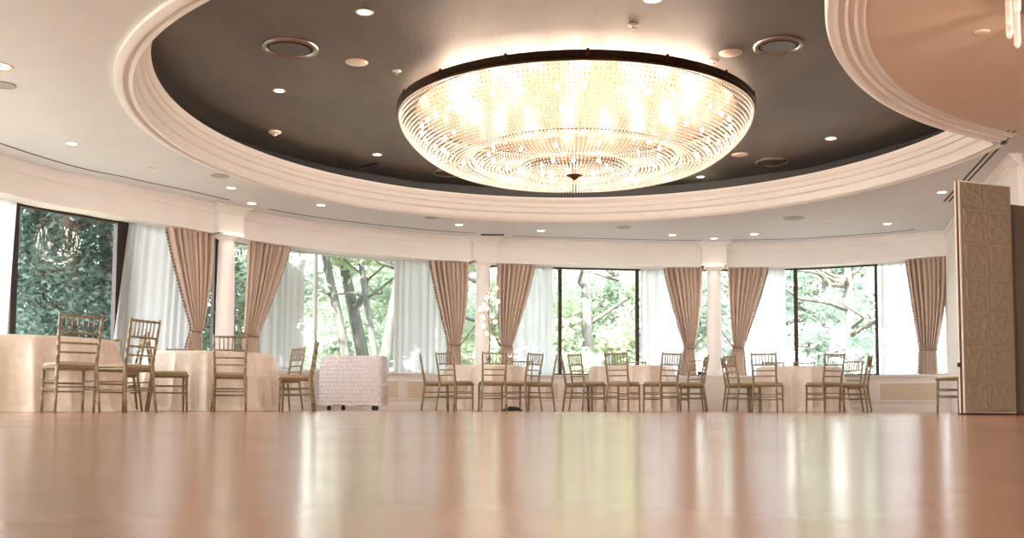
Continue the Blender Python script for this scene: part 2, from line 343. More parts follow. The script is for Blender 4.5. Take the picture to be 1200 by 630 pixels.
# --- columns
col_px=[263,566,838,1138]; CT=[px_theta(u,-.06) for u in col_px]
for i,t in enumerate(CT+[R_(165)+0]):
    if i==3: continue
    if i==4: t=CT[0]+(CT[0]-CT[1])*1.02
    c=wp(t,-.04); rz=t
    e=empty('column',(c[0],c[1],0),rz); e['kind']='structure'
    # local +x points outward
    mb=MB(); mb.box((.1,0,(CEIL+HEAD)/2+.0),(.46,.46,CEIL-HEAD),0); b=mb.build('column_block',M['cream'],e)
    mb=MB()
    for zc,w,h in ((CEIL-.012,.66,.024),(CEIL-.035,.60,.022),(CEIL-.06,.55,.03),(CEIL-.09,.51,.03),(CEIL-.12,.485,.03),(HEAD+.02,.49,.04)): mb.box((.1,0,zc),(w,w,h))
    mb.build('column_crown',M['trimw'],e,bevel=.006)
    zb,zt=LEDGE,HEAD
    mb=MB(); mb.lathe([(.0,0),(.165,0),(.165,.035),(.175,.05),(.17,.075),(.145,.085),(.15,.1),(.146,.12),(.147,.135),(.145,.4),(.142,1.0),(.127,zt-zb-.16),(.125,zt-zb-.15),(.128,zt-zb-.14),(.128,zt-zb-.125),(.116,zt-zb-.12),(.118,zt-zb-.09),(.15,zt-zb-.06),(.175,zt-zb-.035),(.0,zt-zb-.034)],(0,0,zb),48)
    mb.build('column_shaft',M['trimw'],e,smooth=True,auto=35)
    mb=MB(); mb.box((0,0,zt-.017),(.38,.38,.034)); mb.build('column_abacus',M['trimw'],e,bevel=.005)
    mb=MB(); mb.box((.06,0,(LEDGE)/2-.0),(.5,.56,LEDGE)); mb.box((.05,0,LEDGE-.012),(.55,.61,.028)); mb.box((.055,0,.06),(.535,.595,.12))
    for a,b_,cc,dd in ((-.2,.0,0,0),):
        mb.box((-.195,0,.53),(.02,.42,.025)); mb.box((-.195,0,.2),(.02,.42,.025)); mb.box((-.195,-.2,.365),(.02,.025,.33)); mb.box((-.195,.2,.365),(.02,.025,.33))
    mb.build('column_pedestal',M['cream'],e,bevel=.004)
# --- windows: each bay glazed between mullions
GO=.38
def mull(mb,u=None,w=.07,t=None,d=.09):
    t=px_theta(u,GO) if t is None else t
    p=wp(t,GO); mb.box((p[0],p[1],(LEDGE+HEAD)/2),(d,w,HEAD-LEDGE),t)
bays=[(R_(203),CT[0]+0,[(10,.1),(137,.19)],'frame'),(CT[0],CT[1],[(250,.09),(368,.05),(464,.07)],'framel'),(CT[1],CT[2],[(656,.065),(747,.07)],'frame'),(CT[2],TR,[(934,.075),(1029,.055)],'frame')]
for i,(t0,t1,ms,fm) in enumerate(bays):
    mb=MB()
    for u,w in ms:
        if i==1 and u==250: continue
        mull(mb,u,w)
    if i==0:
        mull(mb,250,.09)
        for k in range(3): mull(mb,t=R_(203-9*k),w=.08)
    sweep(mb,arc(t0,t1),[(GO-.03,HEAD-.03),(GO-.03,HEAD),(GO+.04,HEAD),(GO+.04,HEAD-.03)])
    sweep(mb,arc(t0,t1),[(GO-.03,LEDGE),(GO-.03,LEDGE+.035),(GO+.04,LEDGE+.035),(GO+.04,LEDGE)])
    w=mb.build('window_%d'%(i+1),M[fm],kind='structure')
    mb=MB(); mb.grid([[wp(t,GO+.01,LEDGE+.03) for t in arc(t0,t1)],[wp(t,GO+.01,HEAD-.02) for t in arc(t0,t1)]]); mb.build('glass',M['glass'],w,smooth=True)
# --- right hand wall, end pier, rest of the hall behind the camera
p0=wp(TR,0); p1=wp(TR,.5); 
def wall_seg(name,a,b,z0,z1,th=.12,m=None):
    mb=MB(); L=math.hypot(b[0]-a[0],b[1]-a[1]); rz=math.atan2(b[1]-a[1],b[0]-a[0])
    mb.box(((a[0]+b[0])/2,(a[1]+b[1])/2,(z0+z1)/2),(L,th,z1-z0),rz); return mb.build(name,m or M['cream'],kind='structure')
pier=wp(px_theta(1128),0)
wall_seg('wall_pier',wp(TR,.2)[:2],(wp(px_theta(1145),.2)[0],wp(px_theta(1145),.2)[1]),0,CEIL,.45)
wr=(7.75,17.6)
wall_seg('wall_right',(rend[0]+.06,12.06),wr,0,CEIL,.12)
wall_seg('wall_turn',(rend[0]+.06,12.06),(15,12.06),0,CEIL,.12)
dx,dy=wr[0]-rend[0],wr[1]-12.0; l=math.hypot(dx,dy); nx,ny=-dy/l,dx/l
mb=MB()
for (o,zc,w,h) in ((.065,CEIL-.012,.13,.024),(.05,CEIL-.04,.1,.035),(.035,CEIL-.075,.07,.04),(.02,CEIL-.115,.04,.04)):
    mb.box(((rend[0]+wr[0])/2+nx*o,(12.0+wr[1])/2+ny*o,zc),(l,w,h),math.atan2(dy,dx))
mb.build('trim_7',M['trimw'],kind='structure')
mb=MB(); mb.box(((rend[0]+wr[0])/2+nx*.02,(12.0+wr[1])/2+ny*.02,.07),(l,.04,.14),math.atan2(dy,dx)); mb.build('baseboard_right',M['trimw'],kind='structure')
ry=ring[0][1]
def unseen_open_wall(name,a,b,n):
    wall_seg(name+'_sill',a,b,-.3,LEDGE,.2); wall_seg(name+'_head',a,b,HEAD,CEIL+.02,.2)
    for k in range(n+1):
        t=k/n; x=a[0]+(b[0]-a[0])*t; y=a[1]+(b[1]-a[1])*t
        mb=MB(); mb.box((x,y,CEIL/2),(.35,.35,CEIL)); mb.build(name+'_pier',M['cream'],kind='structure')
unseen_open_wall('wall_left',(-9,ry),(-9,-9),6); unseen_open_wall('wall_back',(-9,-9),(15,-9),8)  # unseen walls, wide openings added so daylight fills the hall
wall_seg('wall_far_right',(15,-9),(15,12.06),0,CEIL,.2); wall_seg('wall_corner',(-9,ry),ring[0],0,CEIL,.2)
# ceiling slots
for (u0,v0,u1,v1) in [(-30,153,275,233),(322,243,560,272),(602,276,822,281),(855,283,1070,266)]:
    a=atz(u0,v0,CEIL); b=atz(u1,v1,CEIL)
    ta=math.atan2(a[1]-CY,a[0]-CX)%(2*PI); tb=math.atan2(b[1]-CY,b[0]-CX)
    oa=math.hypot(a[0]-CX,a[1]-CY)-wrad(ta); ob=math.hypot(b[0]-CX,b[1]-CY)-wrad(tb); o=max(-.5,min(-.2,(oa+ob)/2))
    mb=MB(); sweep(mb,arc(ta,tb),[(o,CEIL-.003),(o+.035,CEIL-.003),(o+.035,CEIL+.01),(o,CEIL+.01)])
    mb.build('trim_slot',M['greyd'],kind='structure')
a=atz(1112,236,CEIL); b=atz(1190,152,CEIL)
mb=MB()
for o in (0,.075):
    rz=math.atan2(b[1]-a[1],b[0]-a[0]); mb.box(((a[0]+b[0])/2+o*math.sin(-rz)*-1,(a[1]+b[1])/2,CEIL-.0),(math.hypot(b[0]-a[0],b[1]-a[1]),.028,.008),rz)
mb.build('trim_slot',M['greyd'],kind='structure')
# ------------------------------------------------------------------ drapes and sheers
def drape(u_top,u_waist,u_bot,side,label,zw=1.21,hook=None,seed=0):
    """side: -1 when the column is to the right of the drape in plan (hung on the left of a column), +1 on its right"""
    rnd=random.Random(seed)
    o=.17
    tt=[px_theta(u,o) for u in u_top]; tw=[px_theta(u,o) for u in u_waist]; tb=[px_theta(u,o) for u in u_bot]
    zt,zb=HEAD-.004,LEDGE+.005; n=8; NU=112; NV=44
    ph=[rnd.uniform(-.5,.5) for _ in range(4)]
    def edges(z):
        if z>=zw:
            t=(zt-z)/(zt-zw); e_in=t**1.15; e_col=t**2.1
            l,r=(e_in,e_col) if side<0 else (e_col,e_in)
            return tt[0]+(tw[0]-tt[0])*l, tt[1]+(tw[1]-tt[1])*r
        t=(zw-z)/(zw-zb); t=t**.6
        return tw[0]+(tb[0]-tw[0])*t, tw[1]+(tb[1]-tw[1])*t
    def pt(s,z):
        a,b=edges(z); w=abs(a-b)/abs(tt[0]-tt[1])
        am=.075*(.3+.7*w)+.015
        if z<zw: am=.035
        hang=1-2*abs(math.sin(PI*n*s+ph[0]+.5*math.sin(3*s*PI+ph[1])))**.7
        am*=.8+.3*math.sin(7*s+ph[2])
        bulge=-.03*math.exp(-((z-zw)/.05)**2)*-1
        return wp(a+(b-a)*(s+.012*math.sin(4*PI*n*s)),o+am*hang+bulge-.02,z)
    zs=[zt+(zb-zt)*j/(NV-1) for j in range(NV)]
    e=empty('drape',wp((tb[0]+tb[1])/2,o,LEDGE)); inv=Vector(e.location)
    def loc(p): return tuple(Vector(p)-inv)
    mb=MB(); mb.grid([[loc(pt(i/(NU-1),z)) for i in range(NU)] for z in zs]); mb.build('fabric',M['drape'],e,smooth=True)
    mb=MB(); s=0 if side<0 else 1
    z=zt-.03
    while z>zb+.02:
        p=Vector(loc(pt(s,z))); d=Vector((p+inv)-Vector((CX,CY,z))).normalized()
        mb.sphere((p.x-d.x*.01,p.y-d.y*.01,p.z),.021,6,4,1.1); z-=.05
    mb.build('fringe',M['fringe'],e,smooth=True)
    a,b=edges(zw); loop=[]
    for k in range(25):
        q=2*PI*k/24; s_=(1-math.cos(q))/2; off=(.055 if q>PI else -.055)*abs(math.sin(q))**.5
        loop.append(loc(wp(a+(b-a)*(s_*1.06-.03),o+off,zw+.012*math.cos(q))))
    mb=MB(); mb.tube(loop,.017,6); tb_=mb.build('tieback',M['fringe'],e,smooth=True)
    if hook is not None:
        th=px_theta(hook,.02); end=loc(wp(th,.02,zw+.36)); st=loc(wp((b if side<0 else a),o-.02,zw))
        mb=MB(); mb.tube([st,tuple((Vector(st)+Vector(end))/2+Vector((0,0,-.015))),end],.014,6); mb.build('tieback_cord',M['chrome'],e,smooth=True)
    tag(e,label,'curtain','taupe tied-back drapes'); return e
drape((190,245),(223,234),(212,235),-1,'taupe drape left of the column between the two large cloth tables',hook=252,seed=1)
drape((285,337),(283,301),(282,302),1,'taupe drape right of the first column, behind the chair at the second table',hook=276,seed=2)
drape((502,549),(525,539),(523,541),-1,'taupe drape left of the column behind the globe centrepiece',hook=557,seed=3)
drape((581,627),(586,600),(586,602),1,'taupe drape right of the column behind the globe centrepiece',hook=574,seed=4)
drape((779,825),(803,814),(797,817),-1,'taupe drape left of the column with the small black box at its foot',hook=831,seed=5)
drape((854,902),(860,871),(848,874),1,'taupe drape right of the column with the small black box at its foot',hook=845,seed=6)
drape((1065,1113),(1079,1098),(1077,1099),-1,'taupe drape beside the white end pier, nearest the upholstered screen',zw=1.12,seed=7)
def sheer(u0,u1,label,b0=None,b1=None,seed=0):
    o=.28; t0,t1=px_theta(u0,o),px_theta(u1,o); q0=px_theta(b0 if b0 is not None else u0,o); q1=px_theta(b1 if b1 is not None else u1,o)
    n=max(4,int(abs(t1-t0)*RAD/.13)); NU=n*10; NV=10; rnd=random.Random(seed); ph=rnd.random()*6
    zt,zb=HEAD-.004,LEDGE+.012; base=Vector(wp((q0+q1)/2,o,LEDGE)); rows=[]
    for j in range(NV):
        k=j/(NV-1); z=zt+(zb-zt)*k; a=t0+(q0-t0)*k; b=t1+(q1-t1)*k
        rows.append([tuple(Vector(wp(a+(b-a)*i/(NU-1),o+(.013+.007*math.sin(13*i/NU+ph))*math.sin(2*PI*n*i/(NU-1)+ph+1.4*math.sin(9*i/NU+k)),z))-base) for i in range(NU)])
    mb=MB(); mb.grid(rows); s=mb.build('sheer_curtain',M['sheer'],smooth=True); s.location=base
    tag(s,label,'sheer curtain','white sheer curtains')
sheer(-60,14,'white sheer curtain left of the dark leafy window at the frame edge',b1=6,seed=1)
sheer(146,236,'white sheer curtain between the dark leafy window and the first taupe drape',b0=130,seed=2)
sheer(296,356,'white sheer curtain left of the tree-trunk window, behind two gold chairs',seed=3)
sheer(467,536,'white sheer curtain right of the tree-trunk window',seed=4)
sheer(592,648,'white sheer curtain left of the pale leafy window with two dark mullions',seed=5)
sheer(751,812,'white sheer curtain right of the pale leafy window with two dark mullions',seed=6)
sheer(866,922,'white sheer curtain left of the branch-filled window behind the last table',seed=7)
sheer(1031,1108,'white sheer curtain between the branch-filled window and the end pier drape',seed=8)
# ------------------------------------------------------------------ chandelier
CHX,CHY=.75,11.95; K=.99; KZ=.970
def zc(z): return .075+(z)*KZ
ch=empty('crystal_chandelier',(CHX,CHY,DARK)); tag(ch,'huge round tiered crystal bead chandelier glowing in the dark oval ceiling recess','chandelier')
RR=2.15*K; zr=zc(3.60)
mb=MB(); mb.lathe([(RR-.03,DARK-.1),(RR+.02,DARK-.1),(RR+.03,DARK-.11),(RR+.03,zr+.03),(RR+.015,zr+.02),(RR+.015,zr-.0),(RR-.02,zr-.0),(RR-.03,zr+.03)],(0,0,-DARK),160,closed=True)
mb.build('rim',M['bronzed'],ch,smooth=True,auto=30)
mb=MB(); mb.lathe([(RR+.016,zr+.005),(RR+.028,zr-.005),(RR+.024,zr-.02),(RR-.0,zr-.018)],(0,0,-DARK),160,closed=True); mb.build('rim_edge',M['bronze'],ch,smooth=True)
mb=MB(); mb.lathe([(.01,DARK-.13),(RR-.2,DARK-.13),(RR-.2,DARK-.115),(.01,DARK-.115)],(0,0,-DARK),96); mb.build('ceiling_plate',M['plate'],ch)
for k in range(16):
    t=2*PI*k/16; mb=MB(); mb.box(((RR+.034)*math.cos(t),(RR+.034)*math.sin(t),(zr+.03+DARK-.09)/2-DARK),(.012,.03,.07),t); mb.build('rim_bolt_plate',M['bronze'],ch)
tiers=[([(2.15,3.60),(2.12,3.47),(2.03,3.335),(1.91,3.215),(1.77,3.115),(1.60,3.035),(1.45,3.01),(1.33,3.03),(1.27,3.08)],250,.040),
       ([(1.27,3.12),(1.25,3.06),(1.19,3.0),(1.08,2.955),(.95,2.94),(.82,2.95),(.72,2.98),(.64,3.02)],150,.038),
       ([(.64,3.02),(.62,2.96),(.56,2.91),(.46,2.885),(.33,2.88),(.2,2.885),(.08,2.89)],84,.036)]
for prof,ns,step in tiers:
    pr=[(r*K,zc(z)-DARK) for r,z in prof]
    # resample with catmull-rom then by arc length
    fine=[]
    for i in range(len(pr)-1):
        p0,p1,p2,p3=pr[max(0,i-1)],pr[i],pr[i+1],pr[min(len(pr)-1,i+2)]
        for j in range(12):
            t=j/12; fine.append(tuple(.5*((2*p1[q])+(-p0[q]+p2[q])*t+(2*p0[q]-5*p1[q]+4*p2[q]-p3[q])*t*t+(-p0[q]+3*p1[q]-3*p2[q]+p3[q])*t**3) for q in (0,1)))
    fine.append(pr[-1]); pts=[fine[0]]; acc=0
    for a,b in zip(fine,fine[1:]):
        acc+=math.hypot(b[0]-a[0],b[1]-a[1])
        if acc>=step: pts.append(b); acc=0
    mb=MB()
    for j,(r,z) in enumerate(pts):
        nsj=ns if r>.5*pts[0][0] else ns//2
        a=pts[max(0,j-1)]; b=pts[min(len(pts)-1,j+1)]; l=math.hypot(b[0]-a[0],b[1]-a[1]); tr,tz=(b[0]-a[0])/l,(b[1]-a[1])/l
        for k in range(nsj):
            t=2*PI*(k+.0)/nsj; c,s=math.cos(t),math.sin(t)
            h=.0165; w=min(.0135,r*PI/nsj*.8+.001)
            ax=Vector((tr*c,tr*s,tz)); tg=Vector((-s,c,0)); nn=ax.cross(tg); p=Vector((r*c,r*s,z))
            mb.add([p+ax*h,p+tg*w,p+nn*w,p-tg*w,p-nn*w,p-ax*h],[(0,1,2),(0,2,3),(0,3,4),(0,4,1),(5,2,1),(5,3,2),(5,4,3),(5,1,4)])
    o=mb.build('bead_strands',M['bead'],ch); o['kind']='stuff'
    mb=MB(); r0,z0=pr[0]; mb.lathe([(r0-.02,z0-.006),(r0+.008,z0-.006),(r0+.008,z0+.008),(r0-.02,z0+.008)],(0,0,0),96,closed=True); mb.build('tier_ring',M['bronze'],ch)
mb=MB(); mb.lathe([(.0,.02),(.1,.015),(.095,0),(.05,-.015),(.03,-.04),(.012,-.05),(.0,-.058)],(0,0,zc(2.885)-DARK),24); mb.build('finial',M['bronze'],ch,smooth=True)
bul=MB(); bul.lathe([(.001,-.03),(.012,-.024),(.019,-.008),(.017,.008),(.009,.022),(.008,.03)],(0,0,0),8)
bp=None; rnd=random.Random(5); nb=0
for r,z,n in ((1.88,3.40,36),(1.62,3.24,26),(1.05,3.14,20),(.86,3.06,10),(.4,3.0,8)):
    for k in range(n):
        t=2*PI*(k+rnd.uniform(-.12,.12))/n
        if bp is None: b=bp=bul.build('bulb',M['bulb'],ch,smooth=True)
        else: b=bp.copy(); C.objects.link(b)
        b.location=(r*K*math.cos(t),r*K*math.sin(t),zc(z)-DARK+rnd.uniform(-.02,.02)); nb+=1
def light(name,typ,loc,power,col=(1,.86,.72),size=.1,rot=(0,0,0),parent=None,**kw):
    l=bpy.data.lights.new(name,typ); l.energy=power; l.color=col
    if typ=='POINT': l.shadow_soft_size=size
    if typ=='SPOT': l.shadow_soft_size=size; l.spot_size=kw.get('angle',2.2); l.spot_blend=.6
    if typ=='AREA': l.size=size
    o=bpy.data.objects.new(name,l); C.objects.link(o); o.location=loc; o.rotation_euler=rot
    if parent: o.parent=parent
    return o
for r,z,n,p in ((1.45,3.42,18,3.0),(.85,3.22,6,2.2),(0,3.12,1,2.0)):
    for k in range(n):
        t=2*PI*(k+.5)/n; light('bulb_light','POINT',(r*K*math.cos(t),r*K*math.sin(t),zc(z)-DARK),p,(1,.90,.82),.07,parent=ch)
for k in range(56):
    t=2*PI*(k+.5)/56; light('added_glow_light','POINT',(1.55*math.cos(t),1.55*math.sin(t),-.06),6.2*(.7+.6*math.sin(k*2.1)**2),(1,.80,.64),.04,parent=ch)  # unseen lamps added above the plate to brighten the ceiling by the rim
# --- second chandelier, glass rods, mostly beyond the frame corner
c2=empty('glass_rod_chandelier',(4.62,6.5,CEIL)); tag(c2,'glass rod chandelier hanging under the peach tray at the top corner','chandelier')
mb=MB(); mb.lathe([(.0,0),(1.2,0),(1.22,-.03),(1.2,-.09),(1.1,-.1),(0,-.1)],(0,0,-.004),72); mb.build('frame_ring',M['chrome'],c2,smooth=True,auto=30)
rod=MB(); rod.lathe([(.0,-.40),(.012,-.395),(.021,-.375),(.024,-.34),(.022,-.1),(.022,0),(0,0)],(0,0,0),12); r0=None
for (r,n,zz,s) in ((1.17,30,-.02,1.0),(.95,24,-.08,1.35),(.68,18,-.09,1.6)):
    for k in range(n):
        t=2*PI*(k+.25)/n+PI
        if r0 is None: b=r0=rod.build('glass_rod',M['bead'],c2,smooth=True)
        else: b=r0.copy(); C.objects.link(b)
        b.location=(r*math.cos(t),r*math.sin(t),zz); b.scale=(1,1,s)
for k in range(3): light('rod_light','POINT',(.5*math.cos(2*PI*k/3),.5*math.sin(2*PI*k/3),-.3),32,(1,.82,.66),.1,parent=c2)
# ------------------------------------------------------------------ ceiling fittings
def disc_fit(name,u,v,z,r,kind,label,cat,group=None,spot=0):
    x,y=atz(u,v,z); e=empty(name,(x,y,z)); tag(e,label,cat,group)
    if kind=='down':
        mb=MB(); mb.lathe([(r*.72,.0),(r*.74,-.006),(r*.95,-.008),(r,-.003),(r,.0)],(0,0,0),28); mb.build('trim_ring',M['plastic'],e,smooth=True)
        mb=MB(); mb.lathe([(.0,-.004),(r*.6,-.0045),(r*.74,-.003)],(0,0,0),24); mb.build('lens',M['lens'],e)
        if spot: light('lamp','SPOT',(x,y,z-.03),spot,(1,.92,.84),.06,angle=2.0)
    elif kind=='speaker':
        mb=MB(); mb.lathe([(r*.9,0),(r*.92,-.01),(r,-.008),(r,0)],(0,0,0),32); mb.build('rim',M['grey'],e,smooth=True)
        mb=MB(); mb.lathe([(0,-.007),(r*.91,-.006)],(0,0,0),32); mb.build('grille',M['grey'],e)
    elif kind=='pale':
        mb=MB(); mb.lathe([(0,-.012),(r*.85,-.012),(r*.97,-.008),(r,0)],(0,0,0),32); mb.build('cover',M['plastic'],e,smooth=True)
        mb=MB(); mb.lathe([(r,0),(r*1.1,-.004),(r*1.12,0)],(0,0,0),32); mb.build('rim',M['plastic'],e,smooth=True)
    elif kind=='ring':
        mb=MB(); mb.lathe([(r*1.0,0),(r*.98,-.02),(r*.9,-.03),(r*.86,-.022),(r*.82,-.0)],(0,0,0),48); mb.build('outer_ring',M['chrome'],e,smooth=True)
        mb=MB(); mb.lathe([(r*.82,.0),(r*.8,-.006),(r*.72,-.006),(r*.70,0)],(0,0,0),48); mb.build('inner_ring',M['black'],e,smooth=True)
        mb=MB(); mb.lathe([(0,-.02),(r*.66,-.02),(r*.7,-.012),(r*.68,0)],(0,0,0),48); mb.build('damper_disc',M['chromed'],e,smooth=True,auto=30)
    elif kind=='smoke':
        mb=MB(); mb.lathe([(0,-.05),(r*.35,-.05),(r*.45,-.035),(r*.8,-.03),(r,-.02),(r,0)],(0,0,0),24); mb.build('housing',M['plastic'],e,smooth=True,auto=40)
        mb=MB(); mb.lathe([(0,-.062),(r*.3,-.06),(r*.34,-.048)],(0,0,0),16); mb.build('sensor_cap',M['plastic'],e)
    elif kind=='sprk':
        mb=MB(); mb.lathe([(0,-.012),(r*.5,-.012),(r,-.004),(r,0)],(0,0,0),20); mb.build('escutcheon',M['plastic'],e,smooth=True)
        mb=MB(); mb.lathe([(0,-.045),(r*.45,-.045),(r*.45,-.04),(r*.12,-.038),(r*.12,-.01)],(0,0,0),12); mb.build('sprinkler_tip',M['chrome'],e)
    return e
M['chromed']=mat('dark_bronze_damper',(84,72,62),.35,metal=.6,var=.08)
G='recessed downlights in the white ceiling'
for (u,v,r,l) in [(-2,77,.13,'large round downlight at the picture edge, high on the white ceiling'),
    (84,168,.085,'lit downlight above the dark leafy window near the long slot'),
    (271,220,.085,'lit downlight just before the first column, the higher of a close pair'),
    (295,238,.085,'lit downlight over the first column, the lower of a close pair'),
    (376,240,.085,'lit downlight above the tree-trunk window'),
    (538,263,.085,'lit downlight left of the second column'),
    (634,270,.085,'lit downlight right of the second column'),
    (788,275,.085,'lit downlight left of the third column, away from it'),
    (837,279,.085,'lit downlight directly above the third column'),
    (884,274,.085,'lit downlight just right of the third column'),
    (1040,262,.085,'lit downlight above the branch-filled window near the end drape'),
    (1104,225,.085,'lit downlight left of the top of the upholstered screen'),
    (1140,181,.085,'lit downlight above the upholstered screen, beside the double slot')]:
    disc_fit('downlight',u,v,CEIL,r,'down',l,'ceiling light',G,spot=10)
for (u,v,r,k,l) in [(3,99,.12,'speaker','grey round speaker just below the large edge downlight'),
    (258,205.6,.12,'speaker','grey round speaker left of the pair of downlights by the first column'),
    (506,254.5,.12,'speaker','grey round speaker above the second taupe drape pair, left side'),
    (731,266,.12,'speaker','grey round speaker above the pale leafy window'),
    (930,255,.17,'speaker','wide grey round vent cover above the branch-filled window')]:
    disc_fit('ceiling_speaker',u,v,CEIL,r,k,l,'ceiling speaker','grey round covers in the white ceiling')
for (u,v,l) in [(178,197,'tiny pale sprinkler cover above the long slot over the left windows'),(458,252,'tiny pale sprinkler cover above the slot over the tree-trunk window'),(970,262,'tiny pale sprinkler cover right of the wide grey vent'),(1122,203,'tiny pale sprinkler cover between the two downlights near the screen')]:
    disc_fit('sprinkler_cover',u,v,CEIL,.05,'pale',l,'sprinkler','sprinkler covers in the white ceiling')
disc_fit('sprinkler_cover',1151,37,CEIL-.005,.055,'pale','small pale sprinkler cover alone on the peach tray','sprinkler')
x,y=atz(577,274.6,CEIL); mb=MB(); mb.box((0,0,-.006),(.42,.1,.012)); o=mb.build('ceiling_vent',M['greyd']); o.location=(x,y,CEIL); tag(o,'small dark slot vent in front of the second column head','vent')
for (u,v,r,l) in [(340,56,.29,'large ring diffuser at the left of the dark recess'),(912,53,.25,'large ring diffuser right of the chandelier, beside the peach tray'),(905,189,.25,'smaller looking ring diffuser at the lower right of the dark recess'),(525,202,.25,'ring diffuser half hidden behind the chandelier lower left edge')]:
    disc_fit('ring_diffuser',u,v,DARK,r,'ring',l,'air diffuser','ring air diffusers in the dark recess')
for (u,v,r,sp,l) in [(427,14,.085,14,'lit downlight at the top of the dark recess, left of the glow'),(327,106,.075,10,'lit downlight in the dark recess below the left ring diffuser'),(765,-1,.09,10,'lit downlight cut by the top picture edge above the chandelier'),(974,162,.085,10,'lit downlight in the dark recess above the smaller ring diffuser'),(821,207,.07,8,'tiny lit downlight beneath the right side of the chandelier'),(442,181,.075,8,'lit downlight above the dark square hatch')]:
    disc_fit('downlight',u,v,DARK,r,'down',l,'ceiling light','downlights in the dark recess',spot=sp)
for (u,v,r,l) in [(418,73,.11,'pale round cover between the left ring diffuser and the chandelier'),(867,181,.11,'pale round cover under the chandelier right edge'),(856,62,.11,'dull round cover between the chandelier and the right ring diffuser')]:
    disc_fit('round_cover',u,v,DARK,r,'pale',l,'ceiling cover','round covers in the dark recess')
for (u,v,l) in [(465,83,'tiny sprinkler head left of the chandelier rim'),(836,71,'tiny sprinkler head right of the chandelier rim'),(742,29,'tiny sprinkler head in the glow above the chandelier')]:
    disc_fit('fire_sprinkler',u,v,DARK,.05,'sprk',l,'sprinkler','sprinkler heads in the dark recess')
for (u,v,l) in [(322,154,'round smoke detector alone at the left of the dark recess'),(1004,190,'round smoke detector at right of dark recess, left one of two'),(1018,185.5,'round smoke detector at right of dark recess, right one of two')]:
    disc_fit('smoke_detector',u,v,DARK,.085,'smoke',l,'smoke detector','smoke detectors in the dark recess')
x,y=atz(421,190,DARK); mb=MB()
for a,b,w,h in ((0,.2,.4,.03),(-.2,0,.03,.4)): mb.box((a,b,-.006),(w,h,.012))
o=mb.build('hatch_gap',M['black']); o.location=(x,y,DARK); o.rotation_euler=(0,0,R_(-38)); tag(o,'thin black angled hatch gap in the dark recess at left','hatch')
# ------------------------------------------------------------------ Chiavari chairs
def make_chair(white=False):
    e=empty('chiavari_chair'); g=M['gold']
    def bamboo(a,b,r0,r1,nring=3):
        a,b=Vector(a),Vector(b); pts=[]; rr=[]
        N=nring+1
        for i in range(N+1):
            t=i/N; p=a+(b-a)*t; r=r0+(r1-r0)*t
            if 0<i<N:
                d=(b-a).normalized()*.006
                pts+= [p-d*1.4,p-d*.4,p+d*.4,p+d*1.4]; rr+=[r,r*1.28,r*1.28,r]
            else: pts.append(p); rr.append(r)
        return pts,rr
    W=.2; SZ=.435
    mb=MB()
    rows=[]
    out=[(-.2,.2),(.2,.2),(.178,-.19),(-.178,-.19)]
    def rr(o,z,k): return [(x*k,y*k,z) for x,y in o]
    mb.add(rr(out,SZ-.035,.96)+rr(out,SZ-.012,1.03)+rr(out,SZ,1.0),[(3,2,1,0)]+[(i,(i+1)%4,4+(i+1)%4,4+i) for i in range(4)]+[(4+i,4+(i+1)%4,8+(i+1)%4,8+i) for i in range(4)]+[(8,9,10,11)])
    mb.build('seat',g,e,bevel=.008)
    mb=MB(); kk=.93
    mb.add(rr(out,SZ,kk)+rr(out,SZ+.02,kk+.03)+rr(out,SZ+.04,kk-.06),[(3,2,1,0)]+[(i,(i+1)%4,4+(i+1)%4,4+i) for i in range(4)]+[(4+i,4+(i+1)%4,8+(i+1)%4,8+i) for i in range(4)]+[(8,9,10,11)])
    mb.build('cushion',M['cushionw'] if white else M['cushion'],e,bevel=.015)
    def zb(z): # back post y at height z
        return -.19-.0*z if z<SZ else -.19-(z-SZ)*.17
    for s in (-1,1):
        pts,r=bamboo((s*.188,.185,0),(s*.183,.175,SZ-.01),.0125,.0165); mb=MB(); mb.tube(pts,r,8); mb.build('leg',g,e,smooth=True)
        p1,r1=bamboo((s*.20,-.245,0),(s*.175,zb(SZ),SZ),.0125,.017); p2,r2=bamboo((s*.175,zb(SZ),SZ),(s*.19,zb(.9),.90),.017,.0125,4)
        p2+= [Vector((s*.19,zb(.905),.905)),Vector((s*.19,zb(.915),.918)),Vector((s*.19,zb(.92),.925))]; r2+=[.008,.0125,.004]
        mb=MB(); mb.tube(p1+p2[1:],r1+r2[1:],8); mb.build('leg',g,e,smooth=True)
    def wx(z): return .175+(z-SZ)/(.9-SZ)*.015
    for z,r in ((.895,.012),(.735,.0105),(.645,.0095),(.56,.0095)):
        pts,q=bamboo((-wx(z),zb(z),z),(wx(z),zb(z),z),r,r,4); mb=MB(); mb.tube(pts,q,6); mb.build('rail',g,e,smooth=True)
    for k in range(6):
        x=(-1+2*(k+1)/7)*.17; pts,q=bamboo((x,zb(.735),.735),(x*1.04,zb(.895),.895),.007,.007,1); mb=MB(); mb.tube(pts,q,6); mb.build('spindle',g,e,smooth=True)
    for s in (-1,1):
        for z in (.22,.30):
            yb=-.245+z/SZ*.055; mb=MB(); mb.tube([(s*(.187),.18,z),(s*(.2-z/SZ*.025),yb,z)],.0085,6); mb.build('stretcher',g,e,smooth=True)
    for z in (.20,.28): mb=MB(); mb.tube([(-.186,.18,z),(.186,.18,z)],.0085,6); mb.build('stretcher',g,e,smooth=True)
    mb=MB(); z=.24; mb.tube([(-.187,-.215,z),(.187,-.215,z)],.0085,6); mb.build('stretcher',g,e,smooth=True)
    return e
cg='gold chiavari chairs'
